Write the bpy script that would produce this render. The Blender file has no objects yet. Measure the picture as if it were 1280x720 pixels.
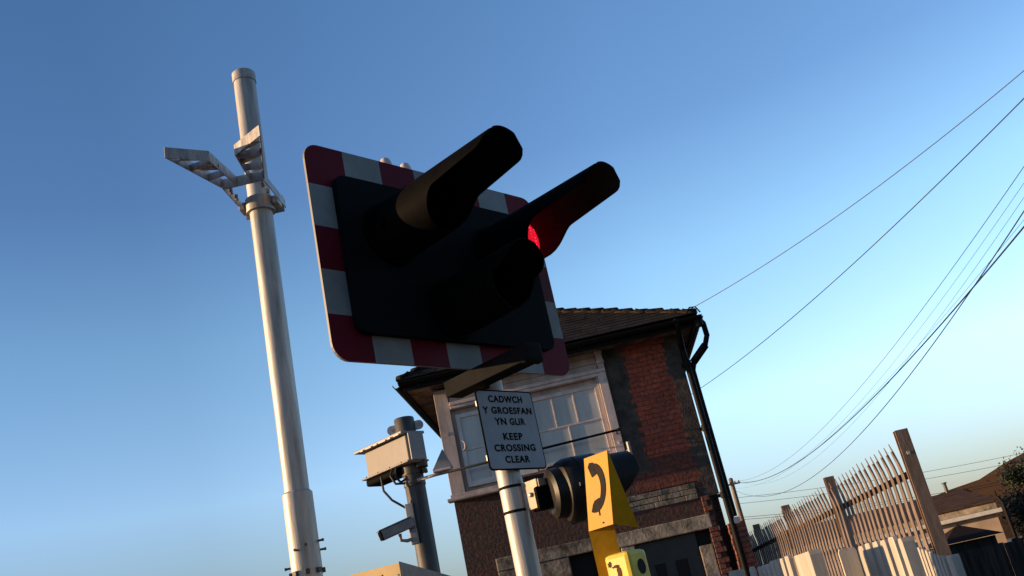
import bpy, bmesh, math, random
from mathutils import Vector, Matrix
from math import radians, sin, cos, pi
random.seed(7)
scn = bpy.context.scene
col = scn.collection

# ------------------------------------------------------------------ camera
CAM = Vector((0, 0, 1.6)); PITCH = radians(19.8); YAW = radians(1.3); ROLL = radians(12.45)
fwd = Vector((-sin(YAW)*cos(PITCH), cos(YAW)*cos(PITCH), sin(PITCH)))
r0 = Vector((cos(YAW), sin(YAW), 0)); u0 = r0.cross(fwd)
rgt = cos(ROLL)*r0 - sin(ROLL)*u0; upv = sin(ROLL)*r0 + cos(ROLL)*u0
cd = bpy.data.cameras.new('camera'); cam = bpy.data.objects.new('camera', cd); col.objects.link(cam)
cd.sensor_width = 36; cd.lens = 33.75; cd.clip_end = 3000; cd.clip_start = 0.05
cam.matrix_world = Matrix.Translation(CAM) @ Matrix((rgt, upv, -fwd)).transposed().to_4x4()
scn.camera = cam

# ------------------------------------------------------------------ sky, sun, exposure
SUN_AZ = radians(-93.5); SUN_EL = radians(9)        # measured clockwise from +Y
w = bpy.data.worlds.new('World'); scn.world = w; w.use_nodes = True
nt = w.node_tree; bg = nt.nodes['Background']
sky = nt.nodes.new('ShaderNodeTexSky'); sky.sky_type = 'NISHITA'; sky.sun_disc = False
sky.sun_elevation = SUN_EL; sky.sun_rotation = SUN_AZ % (2*pi)
sky.air_density = 1.0; sky.dust_density = 0.3; sky.ozone_density = 3.5
# added gain by world direction: low sky made paler, brighter away from the sun
_tc = nt.nodes.new('ShaderNodeTexCoord'); _sx = nt.nodes.new('ShaderNodeSeparateXYZ'); nt.links.new(_tc.outputs['Generated'], _sx.inputs[0])
_rz = nt.nodes.new('ShaderNodeValToRGB'); _rx = nt.nodes.new('ShaderNodeValToRGB')
for _rp, _st in ((_rz, ((.05, (.54, .43, .44)), (.18, (1.56, 1.24, 1.14)), (.33, (1.32, 1.19, 1.06)), (.46, (.90, .86, .89)), (.62, (.82, .85, .88)), (.85, (.40, .42, .45)))),
                 (_rx, tuple((.2*k, tuple(g*math.exp(q*u) for q in (.89, .745, .577))) for k, (u, g) in enumerate(((-.6, .80), (-.36, .81), (-.12, 1.0), (.12, 1.07), (.27, 1), (.30, 1)))))):
    for _i, (_p, _c) in enumerate(_st):
        _e = _rp.color_ramp.elements[_i] if _i < 2 else _rp.color_ramp.elements.new(_p)
        _e.position = _p
    for _e, (_p, _c) in zip(_rp.color_ramp.elements, _st): _e.color = (*[.5*v for v in _c], 1)
_mr = nt.nodes.new('ShaderNodeMapRange'); _mr.inputs['From Min'].default_value = -.6; _mr.inputs['From Max'].default_value = .6
nt.links.new(_sx.outputs[0], _mr.inputs[0]); nt.links.new(_mr.outputs[0], _rx.inputs[0]); nt.links.new(_sx.outputs[2], _rz.inputs[0])
_m1 = nt.nodes.new('ShaderNodeVectorMath'); _m1.operation = 'MULTIPLY'; nt.links.new(_rz.outputs[0], _m1.inputs[0]); nt.links.new(_rx.outputs[0], _m1.inputs[1])
_m2 = nt.nodes.new('ShaderNodeVectorMath'); _m2.operation = 'MULTIPLY'; nt.links.new(_m1.outputs[0], _m2.inputs[0]); nt.links.new(sky.outputs[0], _m2.inputs[1])
_ry = nt.nodes.new('ShaderNodeMapRange'); _ry.inputs['From Min'].default_value = .30; _ry.inputs['From Max'].default_value = 1.0; _ry.inputs['To Min'].default_value = 4.15; _ry.inputs['To Max'].default_value = 0.6  # added: dims the unseen sky behind right to cut fill on the board
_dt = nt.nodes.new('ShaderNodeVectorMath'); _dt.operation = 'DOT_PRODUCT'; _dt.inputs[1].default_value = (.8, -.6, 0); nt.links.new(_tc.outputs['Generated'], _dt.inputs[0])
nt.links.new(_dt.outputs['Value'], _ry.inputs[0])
_m3 = nt.nodes.new('ShaderNodeVectorMath'); _m3.operation = 'SCALE'; _m3.inputs['Scale'].default_value = 4; nt.links.new(_m2.outputs[0], _m3.inputs[0])
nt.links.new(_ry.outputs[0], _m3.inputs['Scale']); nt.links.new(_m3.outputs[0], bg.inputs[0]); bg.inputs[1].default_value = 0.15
sl = bpy.data.lights.new('sun', 'SUN'); sun = bpy.data.objects.new('sun', sl); col.objects.link(sun)
sl.energy = 3.7; sl.angle = radians(0.5); sl.color = (1.0, 0.64, 0.33)
sd = Vector((sin(SUN_AZ)*cos(SUN_EL), cos(SUN_AZ)*cos(SUN_EL), sin(SUN_EL)))
sun.rotation_euler = (-sd).to_track_quat('-Z', 'Y').to_euler()
vs = scn.view_settings; vs.view_transform = 'Standard'; vs.look = 'None'; vs.gamma = 1; vs.use_curve_mapping = False
vs.exposure = 1.15

# ------------------------------------------------------------------ materials
def nd(t, k, **kw):
    n = t.nodes.new(k)
    for a, v in kw.items():
        if a in n.inputs: n.inputs[a].default_value = v
        else: setattr(n, a, v)
    return n
def mat(name, c, rough=.7, metal=0, var=.25, scale=6., bump=.1, c2=None, stretch=(1, 1, 1), spec=.5, detail=6, bscale=None, gloss=.15):
    m = bpy.data.materials.new(name); m.use_nodes = True; t = m.node_tree; p = t.nodes['Principled BSDF']
    p.inputs['Metallic'].default_value = metal; p.inputs['Specular IOR Level'].default_value = spec
    tc = t.nodes.new('ShaderNodeTexCoord'); mp = nd(t, 'ShaderNodeMapping'); mp.inputs['Scale'].default_value = stretch
    t.links.new(tc.outputs['Object'], mp.inputs[0])
    nz = nd(t, 'ShaderNodeTexNoise', Scale=scale, Detail=detail, Roughness=.65); t.links.new(mp.outputs[0], nz.inputs['Vector'])
    cr = t.nodes.new('ShaderNodeValToRGB'); cr.color_ramp.elements[0].position = .3; cr.color_ramp.elements[1].position = .72
    d = c2 if c2 else [x*(1-var*1.6) for x in c]
    cr.color_ramp.elements[0].color = (*d, 1); cr.color_ramp.elements[1].color = (*[min(1, x*(1+var*.5)) for x in c], 1)
    t.links.new(nz.outputs[0], cr.inputs[0]); t.links.new(cr.outputs[0], p.inputs['Base Color'])
    mr = nd(t, 'ShaderNodeMapRange'); mr.inputs['To Min'].default_value = max(0.03, rough-gloss); mr.inputs['To Max'].default_value = min(1, rough+gloss)
    t.links.new(nz.outputs[0], mr.inputs[0]); t.links.new(mr.outputs[0], p.inputs['Roughness'])
    if bump:
        n2 = nd(t, 'ShaderNodeTexNoise', Scale=(bscale or scale*7), Detail=4.0); t.links.new(mp.outputs[0], n2.inputs['Vector'])
        b = nd(t, 'ShaderNodeBump', Strength=bump, Distance=.01); t.links.new(n2.outputs[0], b.inputs['Height'])
        t.links.new(b.outputs[0], p.inputs['Normal'])
    return m
def brickmat(name, c1, c2, mortar, bw=.225, bh=.075, ms=.010, dirt=(.05, .04, .035), dirtamt=.5, dscale=1.1):
    m = bpy.data.materials.new(name); m.use_nodes = True; t = m.node_tree; p = t.nodes['Principled BSDF']
    tc = t.nodes.new('ShaderNodeTexCoord'); sx = t.nodes.new('ShaderNodeSeparateXYZ'); t.links.new(tc.outputs['Object'], sx.inputs[0])
    ad = nd(t, 'ShaderNodeMath', operation='ADD'); t.links.new(sx.outputs[0], ad.inputs[0]); t.links.new(sx.outputs[1], ad.inputs[1])
    cx = t.nodes.new('ShaderNodeCombineXYZ'); t.links.new(ad.outputs[0], cx.inputs[0]); t.links.new(sx.outputs[2], cx.inputs[1])
    wn = nd(t, 'ShaderNodeTexNoise', Scale=5.0, Detail=3.0); t.links.new(cx.outputs[0], wn.inputs['Vector'])
    wm = nd(t, 'ShaderNodeVectorMath', operation='SCALE'); wm.inputs['Scale'].default_value = .025; t.links.new(wn.outputs['Color'], wm.inputs[0])
    wa = nd(t, 'ShaderNodeVectorMath', operation='ADD'); t.links.new(cx.outputs[0], wa.inputs[0]); t.links.new(wm.outputs[0], wa.inputs[1])
    br = nd(t, 'ShaderNodeTexBrick', Scale=1.0); t.links.new(wa.outputs[0], br.inputs['Vector'])
    br.inputs['Brick Width'].default_value = bw; br.inputs['Row Height'].default_value = bh; br.inputs['Mortar Size'].default_value = ms
    br.inputs['Mortar Smooth'].default_value = .3; br.inputs['Bias'].default_value = -.1
    br.inputs['Color1'].default_value = (*c1, 1); br.inputs['Color2'].default_value = (*c2, 1); br.inputs['Mortar'].default_value = (*mortar, 1)
    nz = nd(t, 'ShaderNodeTexNoise', Scale=dscale, Detail=8.0, Roughness=.7); t.links.new(tc.outputs['Object'], nz.inputs['Vector'])
    cr = t.nodes.new('ShaderNodeValToRGB'); cr.color_ramp.elements[0].position = .42; cr.color_ramp.elements[1].position = .62
    cr.color_ramp.elements[0].color = (0, 0, 0, 1); cr.color_ramp.elements[1].color = (dirtamt,)*3+(1,)
    t.links.new(nz.outputs[0], cr.inputs[0])
    mx = nd(t, 'ShaderNodeMix', data_type='RGBA'); t.links.new(cr.outputs[0], mx.inputs[0]); t.links.new(br.outputs[0], mx.inputs[6]); mx.inputs[7].default_value = (*dirt, 1)
    n3 = nd(t, 'ShaderNodeTexNoise', Scale=22.0, Detail=5.0); t.links.new(tc.outputs['Object'], n3.inputs['Vector'])
    c3 = t.nodes.new('ShaderNodeValToRGB'); c3.color_ramp.elements[0].position = .3; c3.color_ramp.elements[1].position = .7
    c3.color_ramp.elements[0].color = (.55, .55, .55, 1); c3.color_ramp.elements[1].color = (1.2, 1.2, 1.2, 1); t.links.new(n3.outputs[0], c3.inputs[0])
    m2 = nd(t, 'ShaderNodeMix', data_type='RGBA', blend_type='MULTIPLY'); m2.inputs[0].default_value = 1; t.links.new(mx.outputs[2], m2.inputs[6]); t.links.new(c3.outputs[0], m2.inputs[7])
    t.links.new(m2.outputs[2], p.inputs['Base Color']); p.inputs['Roughness'].default_value = .9
    iv = nd(t, 'ShaderNodeMath', operation='MULTIPLY_ADD'); iv.inputs[1].default_value = -1.0; t.links.new(br.outputs['Fac'], iv.inputs[0]); t.links.new(n3.outputs[0], iv.inputs[2])
    b = nd(t, 'ShaderNodeBump', Strength=.6, Distance=.012); t.links.new(iv.outputs[0], b.inputs['Height']); t.links.new(b.outputs[0], p.inputs['Normal'])
    return m
M = dict(
  galv=mat('galvanised', (.50, .48, .45), .5, .3, .38, 3.2, .1, stretch=(5, 5, .5), spec=.35, detail=10),
  galv_dull=mat('galvanised_dull', (.44, .42, .40), .5, .3, .4, 9, .1, stretch=(2, 2, .6), spec=.4),
  dsteel=mat('dark_painted_steel', (.075, .068, .062), .55, .1, .4, 7, .1, stretch=(1, 1, .4)),
  black=mat('black_plastic', (.0042, .0041, .0042), .65, 0, .4, 8, .05, spec=.02),
  hood_inner=mat('lit_hood_inner', (.035, .03, .03), .8, 0, .3, 8, 0, spec=.05),  # paler black in the lit hood only, lifting its red glow
  drum_black=mat('sheen_black_casing', (.020, .0175, .016), .42, 0, .45, 7, .05, spec=.25, detail=8),  # brownish lift in the black stands for soft sunlit sheen
  board_black=mat('matt_black_board', (.007, .0105, .0125), .8, 0, .35, 4, .03, spec=.06),
  gunmetal=mat('bracket_grey', (.017, .017, .018), .7, .0, .3, 8, .06, spec=.02),
  red=mat('reflective_red', (.125, .007, .018), .6, 0, .22, 3, .02, detail=8, spec=.1),
  white=mat('reflective_white', (.25, .275, .285), .6, 0, .22, 3, .02, detail=9, spec=.1),
  back=mat('grey_back', (.22, .22, .21), .6, .2, .2, 6, .03),
  signface=mat('sign_face', (.34, .36, .40), .55, 0, .16, 5, .02, spec=.15, detail=8),
  ink=mat('black_ink', (.006, .006, .007), .8, 0, .1, 8, 0, spec=.05),
  yellow=mat('yellow_paint', (.58, .29, .003), .5, 0, .2, 7, .05, detail=9, spec=.2),
  yellow2=mat('faded_yellow_paint', (.68, .52, .05), .5, 0, .22, 14, .08),
  rust=mat('rust', (.09, .035, .015), .9, 0, .5, 30, .2),
  handset=mat('handset_grey', (.028, .026, .024), .75, 0, .3, 15, .03, spec=.1),
  beige=mat('shade_darkened_housing', (.27, .25, .235), .65, .05, .32, 5, .08, stretch=(1, 1, .6), detail=8),  # base tone darkened to stand for shade on the sensor box
  housing_grey=mat('grey_housing', (.26, .255, .26), .55, .05, .25, 6, .05),
  cream=mat('cream_timber_paint', (.56, .46, .40), .65, 0, .28, 5, .15, stretch=(1, 1, .35), spec=.3, detail=9),
  cream2=mat('pale_timber_paint', (.68, .58, .54), .6, 0, .2, 6, .12, stretch=(1, 1, .4), spec=.3, detail=9),
  sashw=mat('sash_paint', (.64, .63, .60), .55, 0, .14, 7, .06, spec=.3),
  stone=mat('weathered_stone', (.50, .41, .29), .9, 0, .55, 4, .6, bscale=22, detail=9),
  stone2=mat('dirty_stone', (.30, .245, .18), .9, 0, .6, 6, .7, bscale=20, detail=9),
  render=mat('dark_cement_render', (.085, .072, .06), .95, 0, .5, 5, .7, bscale=30),
  tile=mat('mossy_roof_tile', (.034, .028, .024), .95, 0, .7, 3.5, .6, c2=(.011, .010, .0095), spec=.08, detail=9),
  soffit=mat('old_soffit_timber', (.20, .14, .10), .85, 0, .6, 4, .3),
  gutter=mat('black_gutter', (.009, .009, .009), .6, 0, .4, 9, .1, spec=.12),
  darkdoor=mat('dark_green_paint', (.022, .030, .030), .55, 0, .4, 5, .1),
  void=mat('dark_interior', (.008, .008, .008), .95, 0, .3, 5, 0),
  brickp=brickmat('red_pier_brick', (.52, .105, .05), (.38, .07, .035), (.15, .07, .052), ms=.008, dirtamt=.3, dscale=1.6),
  galv_warm=mat('sun_tinted_zinc', (.52, .42, .31), .6, .1, .35, 18, .08, detail=8),  # warm sunlight on the clamp plate put into the zinc colour
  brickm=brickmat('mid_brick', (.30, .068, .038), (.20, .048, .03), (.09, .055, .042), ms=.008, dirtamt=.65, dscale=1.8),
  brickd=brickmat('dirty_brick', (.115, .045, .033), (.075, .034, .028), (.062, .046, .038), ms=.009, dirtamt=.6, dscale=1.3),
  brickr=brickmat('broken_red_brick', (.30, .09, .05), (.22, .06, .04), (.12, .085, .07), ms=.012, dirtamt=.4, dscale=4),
  rusty=mat('rust_stained_galvanised', (.30, .20, .14), .7, .1, .45, 5, .15, c2=(.15, .095, .06), stretch=(1, 1, .35), spec=.3),
  pale=mat('galvanised_pale', (.23, .17, .145), .6, .15, .5, 6, .1, stretch=(2, 2, .4), spec=.3, detail=9),
  picket=mat('cream_grp', (.52, .48, .41), .55, 0, .25, 5, .05, stretch=(2, 2, .3)),
  tan=mat('sunlit_cabinet_tan', (.80, .60, .30), .6, 0, .1, 5, .08, spec=.3),  # bright warm sun on the cabinet front put into this colour
  cabside=mat('shaded_cabinet_side', (.20, .17, .14), .6, .1, .3, 6, .08),  # dark copy for the cabinet side, its shade put into the colour
  pinkslat=mat('red_slat', (.30, .11, .08), .6, 0, .3, 9, .05),
  pole_wood=mat('pole_timber', (.23, .17, .12), .85, 0, .4, 5, .3, stretch=(3, 3, .3)),
  cable=mat('black_cable', (.016, .016, .018), .6, 0, .2, 4, 0),
  house_wall=mat('painted_render', (.50, .38, .28), .85, 0, .25, 2, .2),
  house_roof=mat('brown_roof_tile', (.11, .062, .038), .9, 0, .45, 3, .4, stretch=(1, 3, 1), spec=.05),
  slate=mat('dark_felt_roof', (.030, .021, .017), .95, 0, .3, 3, .3, spec=.05),
  darkwood=mat('dark_fence_timber', (.055, .048, .042), .95, 0, .5, 4, .3, stretch=(4, 4, .3), spec=.1),
  leaf=mat('dark_leaves', (.035, .055, .018), .7, 0, .6, 2.5, 0),
  leaf2=mat('russet_leaves', (.13, .065, .03), .7, 0, .6, 2.5, 0),
  bark=mat('bark', (.08, .06, .045), .9, 0, .4, 6, .4),
  hill=mat('bracken_hillside', (.085, .046, .028), .95, 0, .5, .02, .0, c2=(.030, .026, .012), spec=.0),
  ground=mat('gravelly_ground', (.13, .115, .095), .95, 0, .4, 1.2, .5, bscale=40),
  asphalt=mat('asphalt', (.05, .05, .052), .85, 0, .35, 2, .5, bscale=60),
  kerb=mat('kerb_stone', (.26, .25, .24), .85, 0, .25, 4, .3),
)
def glassmat():
    m = mat('window_glass', (.48, .50, .48), .16, 0, .22, 2.2, .0, stretch=(1, 1, .25), spec=.45, gloss=.05)
    p = m.node_tree.nodes['Principled BSDF']; p.inputs['Coat Weight'].default_value = .08
    return m
M['glass'] = glassmat()
def ledmat(name, colr, base, dots, scale):
    m = bpy.data.materials.new(name); m.use_nodes = True; t = m.node_tree; p = t.nodes['Principled BSDF']
    tc = t.nodes.new('ShaderNodeTexCoord'); v = nd(t, 'ShaderNodeTexVoronoi', Scale=scale); v.inputs['Randomness'].default_value = .15
    t.links.new(tc.outputs['Object'], v.inputs['Vector'])
    cr = t.nodes.new('ShaderNodeValToRGB'); cr.color_ramp.elements[0].position = .10; cr.color_ramp.elements[1].position = .26
    cr.color_ramp.elements[0].color = (dots,)*3+(1,); cr.color_ramp.elements[1].color = (base,)*3+(1,)
    t.links.new(v.outputs['Distance'], cr.inputs[0]); t.links.new(cr.outputs[0], p.inputs['Emission Strength'])
    p.inputs['Emission Color'].default_value = (*colr, 1); p.inputs['Base Color'].default_value = (.12, .005, .005, 1)
    return m
M['led_on'] = ledmat('lit_red_led', (1, .012, .035), .33, 7.5, 58)
M['lens_off'] = mat('unlit_red_lens', (.02, .002, .002), .5, 0, .2, 30, .05, spec=.15)
M['lens_amber'] = mat('unlit_amber_lens', (.03, .012, .002), .5, 0, .2, 30, .05, spec=.15)

# ------------------------------------------------------------------ mesh helpers
def tag(o, label=None, cat=None, group=None, kind=None):
    if label: o['label'] = label
    if cat: o['category'] = cat
    if group: o['group'] = group
    if kind: o['kind'] = kind
    return o
def empty(name, loc, label, cat, group=None):
    o = bpy.data.objects.new(name, None); o.empty_display_size = .2; col.objects.link(o); o.location = loc
    return tag(o, label, cat, group)
def root_loc(o):
    while o.parent: o = o.parent
    return Vector(o.location)
class MB:
    def __init__(s): s.bm = bmesh.new()
    def _add(s, pts, faces, mi=0, smooth=False):
        v = [s.bm.verts.new(p) for p in pts]; out = []
        for f in faces:
            try:
                q = s.bm.faces.new([v[i] for i in f]); q.material_index = mi; q.smooth = smooth; out.append(q)
            except ValueError: pass
        return v, out
    def obox(s, c, ax, size, bev=0, mi=0):                       # oriented box: centre, three axes, full sizes
        c = Vector(c); X, Y, Z = [Vector(a).normalized()*(d/2) for a, d in zip(ax, size)]
        pts = [c+sx*X+sy*Y+sz*Z for sz in (-1, 1) for sx, sy in ((-1, -1), (1, -1), (1, 1), (-1, 1))]
        v, f = s._add(pts, [(3, 2, 1, 0), (4, 5, 6, 7), (0, 1, 5, 4), (1, 2, 6, 5), (2, 3, 7, 6), (3, 0, 4, 7)], mi)
        if bev:
            ed = list({e for q in f for e in q.edges})
            bmesh.ops.bevel(s.bm, geom=ed, offset=bev, segments=2, affect='EDGES', profile=.5)
        return s
    def box(s, x0, x1, y0, y1, z0, z1, bev=0, mi=0):
        return s.obox(((x0+x1)/2, (y0+y1)/2, (z0+z1)/2), ((1, 0, 0), (0, 1, 0), (0, 0, 1)), (x1-x0, y1-y0, z1-z0), bev, mi)
    def prism(s, poly, ext, mi=0, bev=0, smooth=False):          # polygon of 3-D points extruded along ext
        n = len(poly); P = [Vector(p) for p in poly]; Q = [p+Vector(ext) for p in P]
        v, f = s._add(P+Q, [tuple(range(n))[::-1], tuple(range(n, 2*n))]+[(i, (i+1) % n, n+(i+1) % n, n+i) for i in range(n)], mi)
        if bev:
            bmesh.ops.bevel(s.bm, geom=list({e for q in f for e in q.edges}), offset=bev, segments=2, affect='EDGES', profile=.5)
        return s
    def tube(s, pts, r, seg=12, caps=True, mi=0):
        pts = [Vector(p) for p in pts]; R = r if isinstance(r, (list, tuple)) else [r]*len(pts); rings = []; prev = None
        for i, p in enumerate(pts):
            d = (pts[min(i+1, len(pts)-1)]-pts[max(i-1, 0)]).normalized()
            if prev is None:
                a = Vector((0, 0, 1)) if abs(d.z) < .9 else Vector((1, 0, 0)); a = (a-d*a.dot(d)).normalized()
            else:
                a = (prev-d*prev.dot(d)).normalized()
            prev = a; b = d.cross(a)
            rings.append([s.bm.verts.new(p+R[i]*(cos(2*pi*k/seg)*a+sin(2*pi*k/seg)*b)) for k in range(seg)])
        for A, B in zip(rings, rings[1:]):
            for k in range(seg):
                q = s.bm.faces.new((A[k], A[(k+1) % seg], B[(k+1) % seg], B[k])); q.smooth = True; q.material_index = mi
        if caps:
            for rg, rev in ((rings[0], 1), (rings[-1], 0)):
                q = s.bm.faces.new([v for v in (rg[::-1] if rev else rg)]); q.material_index = mi
        return s
    def cyl(s, c, d, prof, seg=40, mi=0):                        # lathe round axis d through c, prof = [(t, r)...]
        c = Vector(c); d = Vector(d).normalized(); a = Vector((0, 0, 1)) if abs(d.z) < .9 else Vector((1, 0, 0))
        a = (a-d*a.dot(d)).normalized(); b = d.cross(a); rings = []
        for t, r in prof:
            rings.append([s.bm.verts.new(c+d*t+r*(cos(2*pi*k/seg)*a+sin(2*pi*k/seg)*b)) for k in range(seg)])
        for i, (A, B) in enumerate(zip(rings, rings[1:])):
            sm = abs(prof[i+1][0]-prof[i][0]) > abs(prof[i+1][1]-prof[i][1])*.3
            for k in range(seg):
                q = s.bm.faces.new((A[k], A[(k+1) % seg], B[(k+1) % seg], B[k])); q.smooth = sm; q.material_index = mi
        for rg, rev in ((rings[0], 1), (rings[-1], 0)):
            q = s.bm.faces.new(rg[::-1] if rev else rg); q.material_index = mi
        return s
    def build(s, name, m, parent=None, loc=None, sharp=True):
        off = root_loc(parent) if parent else Vector(loc or (0, 0, 0))
        bmesh.ops.recalc_face_normals(s.bm, faces=s.bm.faces[:])
        if sharp:
            for e in s.bm.edges:
                if len(e.link_faces) == 2 and e.calc_face_angle(0) > radians(35): e.smooth = False
        me = bpy.data.meshes.new(name); bmesh.ops.translate(s.bm, verts=s.bm.verts[:], vec=-off); s.bm.to_mesh(me); s.bm.free()
        for k in (m if isinstance(m, (list, tuple)) else [m]): me.materials.append(M[k] if isinstance(k, str) else k)
        o = bpy.data.objects.new(name, me); col.objects.link(o)
        if parent: o.parent = parent
        else: o.location = off
        return o
def copy_tree(o, parent=None):
    c = o.copy(); col.objects.link(c)
    if parent: c.parent = parent
    for ch in list(o.children): copy_tree(ch, c)
    return c
def rounded(w, h, r, seg=6):
    out = []
    for cx, cy, a0 in ((w-r, h-r, 0), (r, h-r, 90), (r, r, 180), (w-r, r, 270)):
        for k in range(seg+1):
            a = radians(a0+90*k/seg); out.append((cx+r*cos(a), cy+r*sin(a)))
    return out
def lettering(lines, to3d, ext, parent, m='ink'):               # lines: (text, centre u, base v, width, height)
    bm = bmesh.new()
    for txt, u, v, wd, ht in lines:
        cu = bpy.data.curves.new('txt', 'FONT'); cu.body = txt; cu.size = 1; cu.offset = .034; cu.space_character = 1.14
        ob = bpy.data.objects.new('txt', cu); col.objects.link(ob)
        dg = bpy.context.evaluated_depsgraph_get(); me = bpy.data.meshes.new_from_object(ob.evaluated_get(dg))
        xs = [q.co.x for q in me.vertices]; ys = [q.co.y for q in me.vertices]; x0, x1, y0, y1 = min(xs), max(xs), min(ys), max(ys)
        b2 = bmesh.new(); b2.from_mesh(me)
        for q in b2.verts:
            q.co = to3d(u-wd/2+(q.co.x-x0)/(x1-x0)*wd, v+(q.co.y-y0)/(y1-y0)*ht)
        g = bmesh.ops.extrude_face_region(b2, geom=b2.faces[:])
        bmesh.ops.translate(b2, verts=[e for e in g['geom'] if isinstance(e, bmesh.types.BMVert)], vec=ext)
        t = bpy.data.meshes.new('t'); b2.to_mesh(t); b2.free(); bm.from_mesh(t)
        bpy.data.objects.remove(ob); bpy.data.curves.remove(cu); bpy.data.meshes.remove(me); bpy.data.meshes.remove(t)
    x = MB(); x.bm.free(); x.bm = bm
    return x.build('lettering', m, parent)

# ------------------------------------------------------------------ ground, road, hill
g = MB(); g._add([(-900, -300, 0), (900, -300, 0), (900, 1500, 0), (-900, 1500, 0)], [(0, 1, 2, 3)])
tag(g.build('ground', 'ground'), kind='structure')
AZ = radians(39.6)
bv = Vector((sin(AZ), cos(AZ), 0)); nv = Vector((cos(AZ), -sin(AZ), 0)); zv = Vector((0, 0, 1))   # along the signal board / out of its face
rc = Vector((2.6, 1.0, 0))
def strip(d0, d1, z, l0=-60, l1=60):
    return [rc+nv*l0+bv*d0+zv*z, rc+nv*l1+bv*d0+zv*z, rc+nv*l1+bv*d1+zv*z, rc+nv*l0+bv*d1+zv*z]
r_ = MB(); r_._add(strip(-5.2, .4, .004), [(0, 1, 2, 3)]); tag(r_.build('road', 'asphalt'), kind='structure')
k_ = MB(); k_.prism(strip(.4, .54, .0, -4, 40), (0, 0, .12), bev=.012); tag(k_.build('kerb', 'kerb'), kind='structure')
for q in range(9):
    pass
mk = MB()
for q in range(-9, 10):
    mk._add(strip(-2.45, -2.35, .008, q*6-1.5, q*6+1.5), [(0, 1, 2, 3)])
tag(mk.build('road_markings', 'white'), kind='structure')
# bracken-covered hill, far off to the right
def hill():
    m = MB(); nx, ny = 70, 16; V = []
    prof = [(-200, 4), (60, 9), (120, 19.2), (137, 21.6), (147, 23), (158, 25.2), (163, 25.6), (170, 28.0), (176, 30.6), (197, 36), (240, 46), (300, 58), (420, 85), (700, 60)]
    def h(x):
        for (a, ha), (b, hb) in zip(prof, prof[1:]):
            if a <= x <= b: return ha+(hb-ha)*(x-a)/(b-a)
        return prof[-1][1]
    for j in range(ny+1):
        for i in range(nx+1):
            x = -200+900*i/nx if i < 0 else -200+900*(i/nx); y = 280+440*j/ny; t = j/ny
            k = sin(min(1, t/.3)*pi/2) if t < .3 else 1-.25*(t-.3)
            V.append((x*y/412, y, max(-.5, h(x)*k*.97*(1 if t > .3 else y/412)+random.uniform(-.5, .5)*k)))
    m._add(V, [(j*(nx+1)+i, j*(nx+1)+i+1, (j+1)*(nx+1)+i+1, (j+1)*(nx+1)+i) for j in range(ny) for i in range(nx)], smooth=True)
    tag(m.build('hill', 'hill', sharp=False), kind='structure')
hill()

# ------------------------------------------------------------------ railway signal cabin
FY = 14.5
cabin = empty('signal_cabin', (0, FY, 0), 'old two storey brick signal cabin with hipped tile roof and pale glazed upper front', 'signal box')
w_ = MB()
# lower front wall left as boxes round the openings
for x0, x1, z0, z1 in ((-1.87, -.36, 0, 3.70), (.0, .42, 0, 3.70), (-.36, 0, 2.58, 3.70), (-.36, 0, 0, 1.2), (.42, .60, 0, 3.70), (.60, 1.50, 2.62, 3.70), (1.50, 1.70, 2.62, 3.70), (1.50, 1.70, 0, 2.3)):
    w_.box(x0, x1, FY, FY+.3, z0, z1)
w_.box(1.70, 1.86, FY, FY+.3, 0, 3.70)
w_.box(-1.87, -1.57, FY+.30, FY+5.5, 0, 3.70); w_.box(1.72, 2.0, FY+.30, FY+5.5, 0, 5.5); w_.box(-1.57, 1.72, FY+5.2, FY+5.5, 0, 5.5)
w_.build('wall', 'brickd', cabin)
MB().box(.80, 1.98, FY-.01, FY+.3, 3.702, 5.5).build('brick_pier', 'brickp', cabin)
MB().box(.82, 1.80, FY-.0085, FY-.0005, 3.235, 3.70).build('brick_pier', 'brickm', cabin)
# strips of cement render toothed into the pier, course by course
def toothed(x0, x1, z0, z1, side, y, dep=.003, amt=.11, step=.075):
    m = MB(); z = z0; k = 0
    while z < z1:
        e = (amt if k % 2 else .0)+random.uniform(0, .05)
        a, b = (x0, x1+e*side) if side > 0 else (x0+e*side, x1)
        m.box(a, b, y-dep-random.uniform(0, .002), y, z, min(z+step, z1)-.0005); z += step; k += 1
    return m
toothed(.805, 1.06, 3.5, 5.5, 1, FY-.011, amt=.045).build('render_patch', 'render', cabin)
toothed(1.80, 1.985, 2.98, 5.5, -1, FY-.011, amt=.045).build('render_patch', 'render', cabin)
m = MB()
for z in (2.98, 3.06, 3.14):
    x = .2
    while x < 1.66:
        d = random.uniform(.25, .6); m.box(x, min(x+d, 1.68)-.006, FY-random.uniform(.008, .03), FY-.0005, z, z+.073, .006); x += d
m.build('stone_band', 'stone2', cabin)
# lintels and stone at the ground-floor openings
MB().box(.36, 1.76, FY-.05, FY-.0005, 2.535, 2.735, .012).build('lintel', 'stone', cabin)
MB().box(-1.42, .0, FY-.03, FY-.0005, 2.575, 2.765, .012).build('lintel', 'stone2', cabin)
MB().box(-1.42, -.37, FY-.02, FY-.0005, 1.9, 2.57, .012).build('stone_panel', 'stone2', cabin)
MB().box(.40, .598, FY-.025, FY-.0005, 0, 2.53, .012).build('jamb', 'stone', cabin)
MB().box(1.502, 1.695, FY-.015, FY-.0005, 0, 2.32, .01).build('jamb', 'stone', cabin)
MB().box(-.355, -.005, FY+.12, FY+.14, 1.2, 2.575).build('dark_opening', 'void', cabin)
MB().box(1.505, 1.695, FY+.10, FY+.12, 2.3, 2.615).build('dark_opening', 'void', cabin)
dr = MB().box(.605, 1.495, FY+.06, FY+.11, 0, 2.53, .004)
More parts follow.
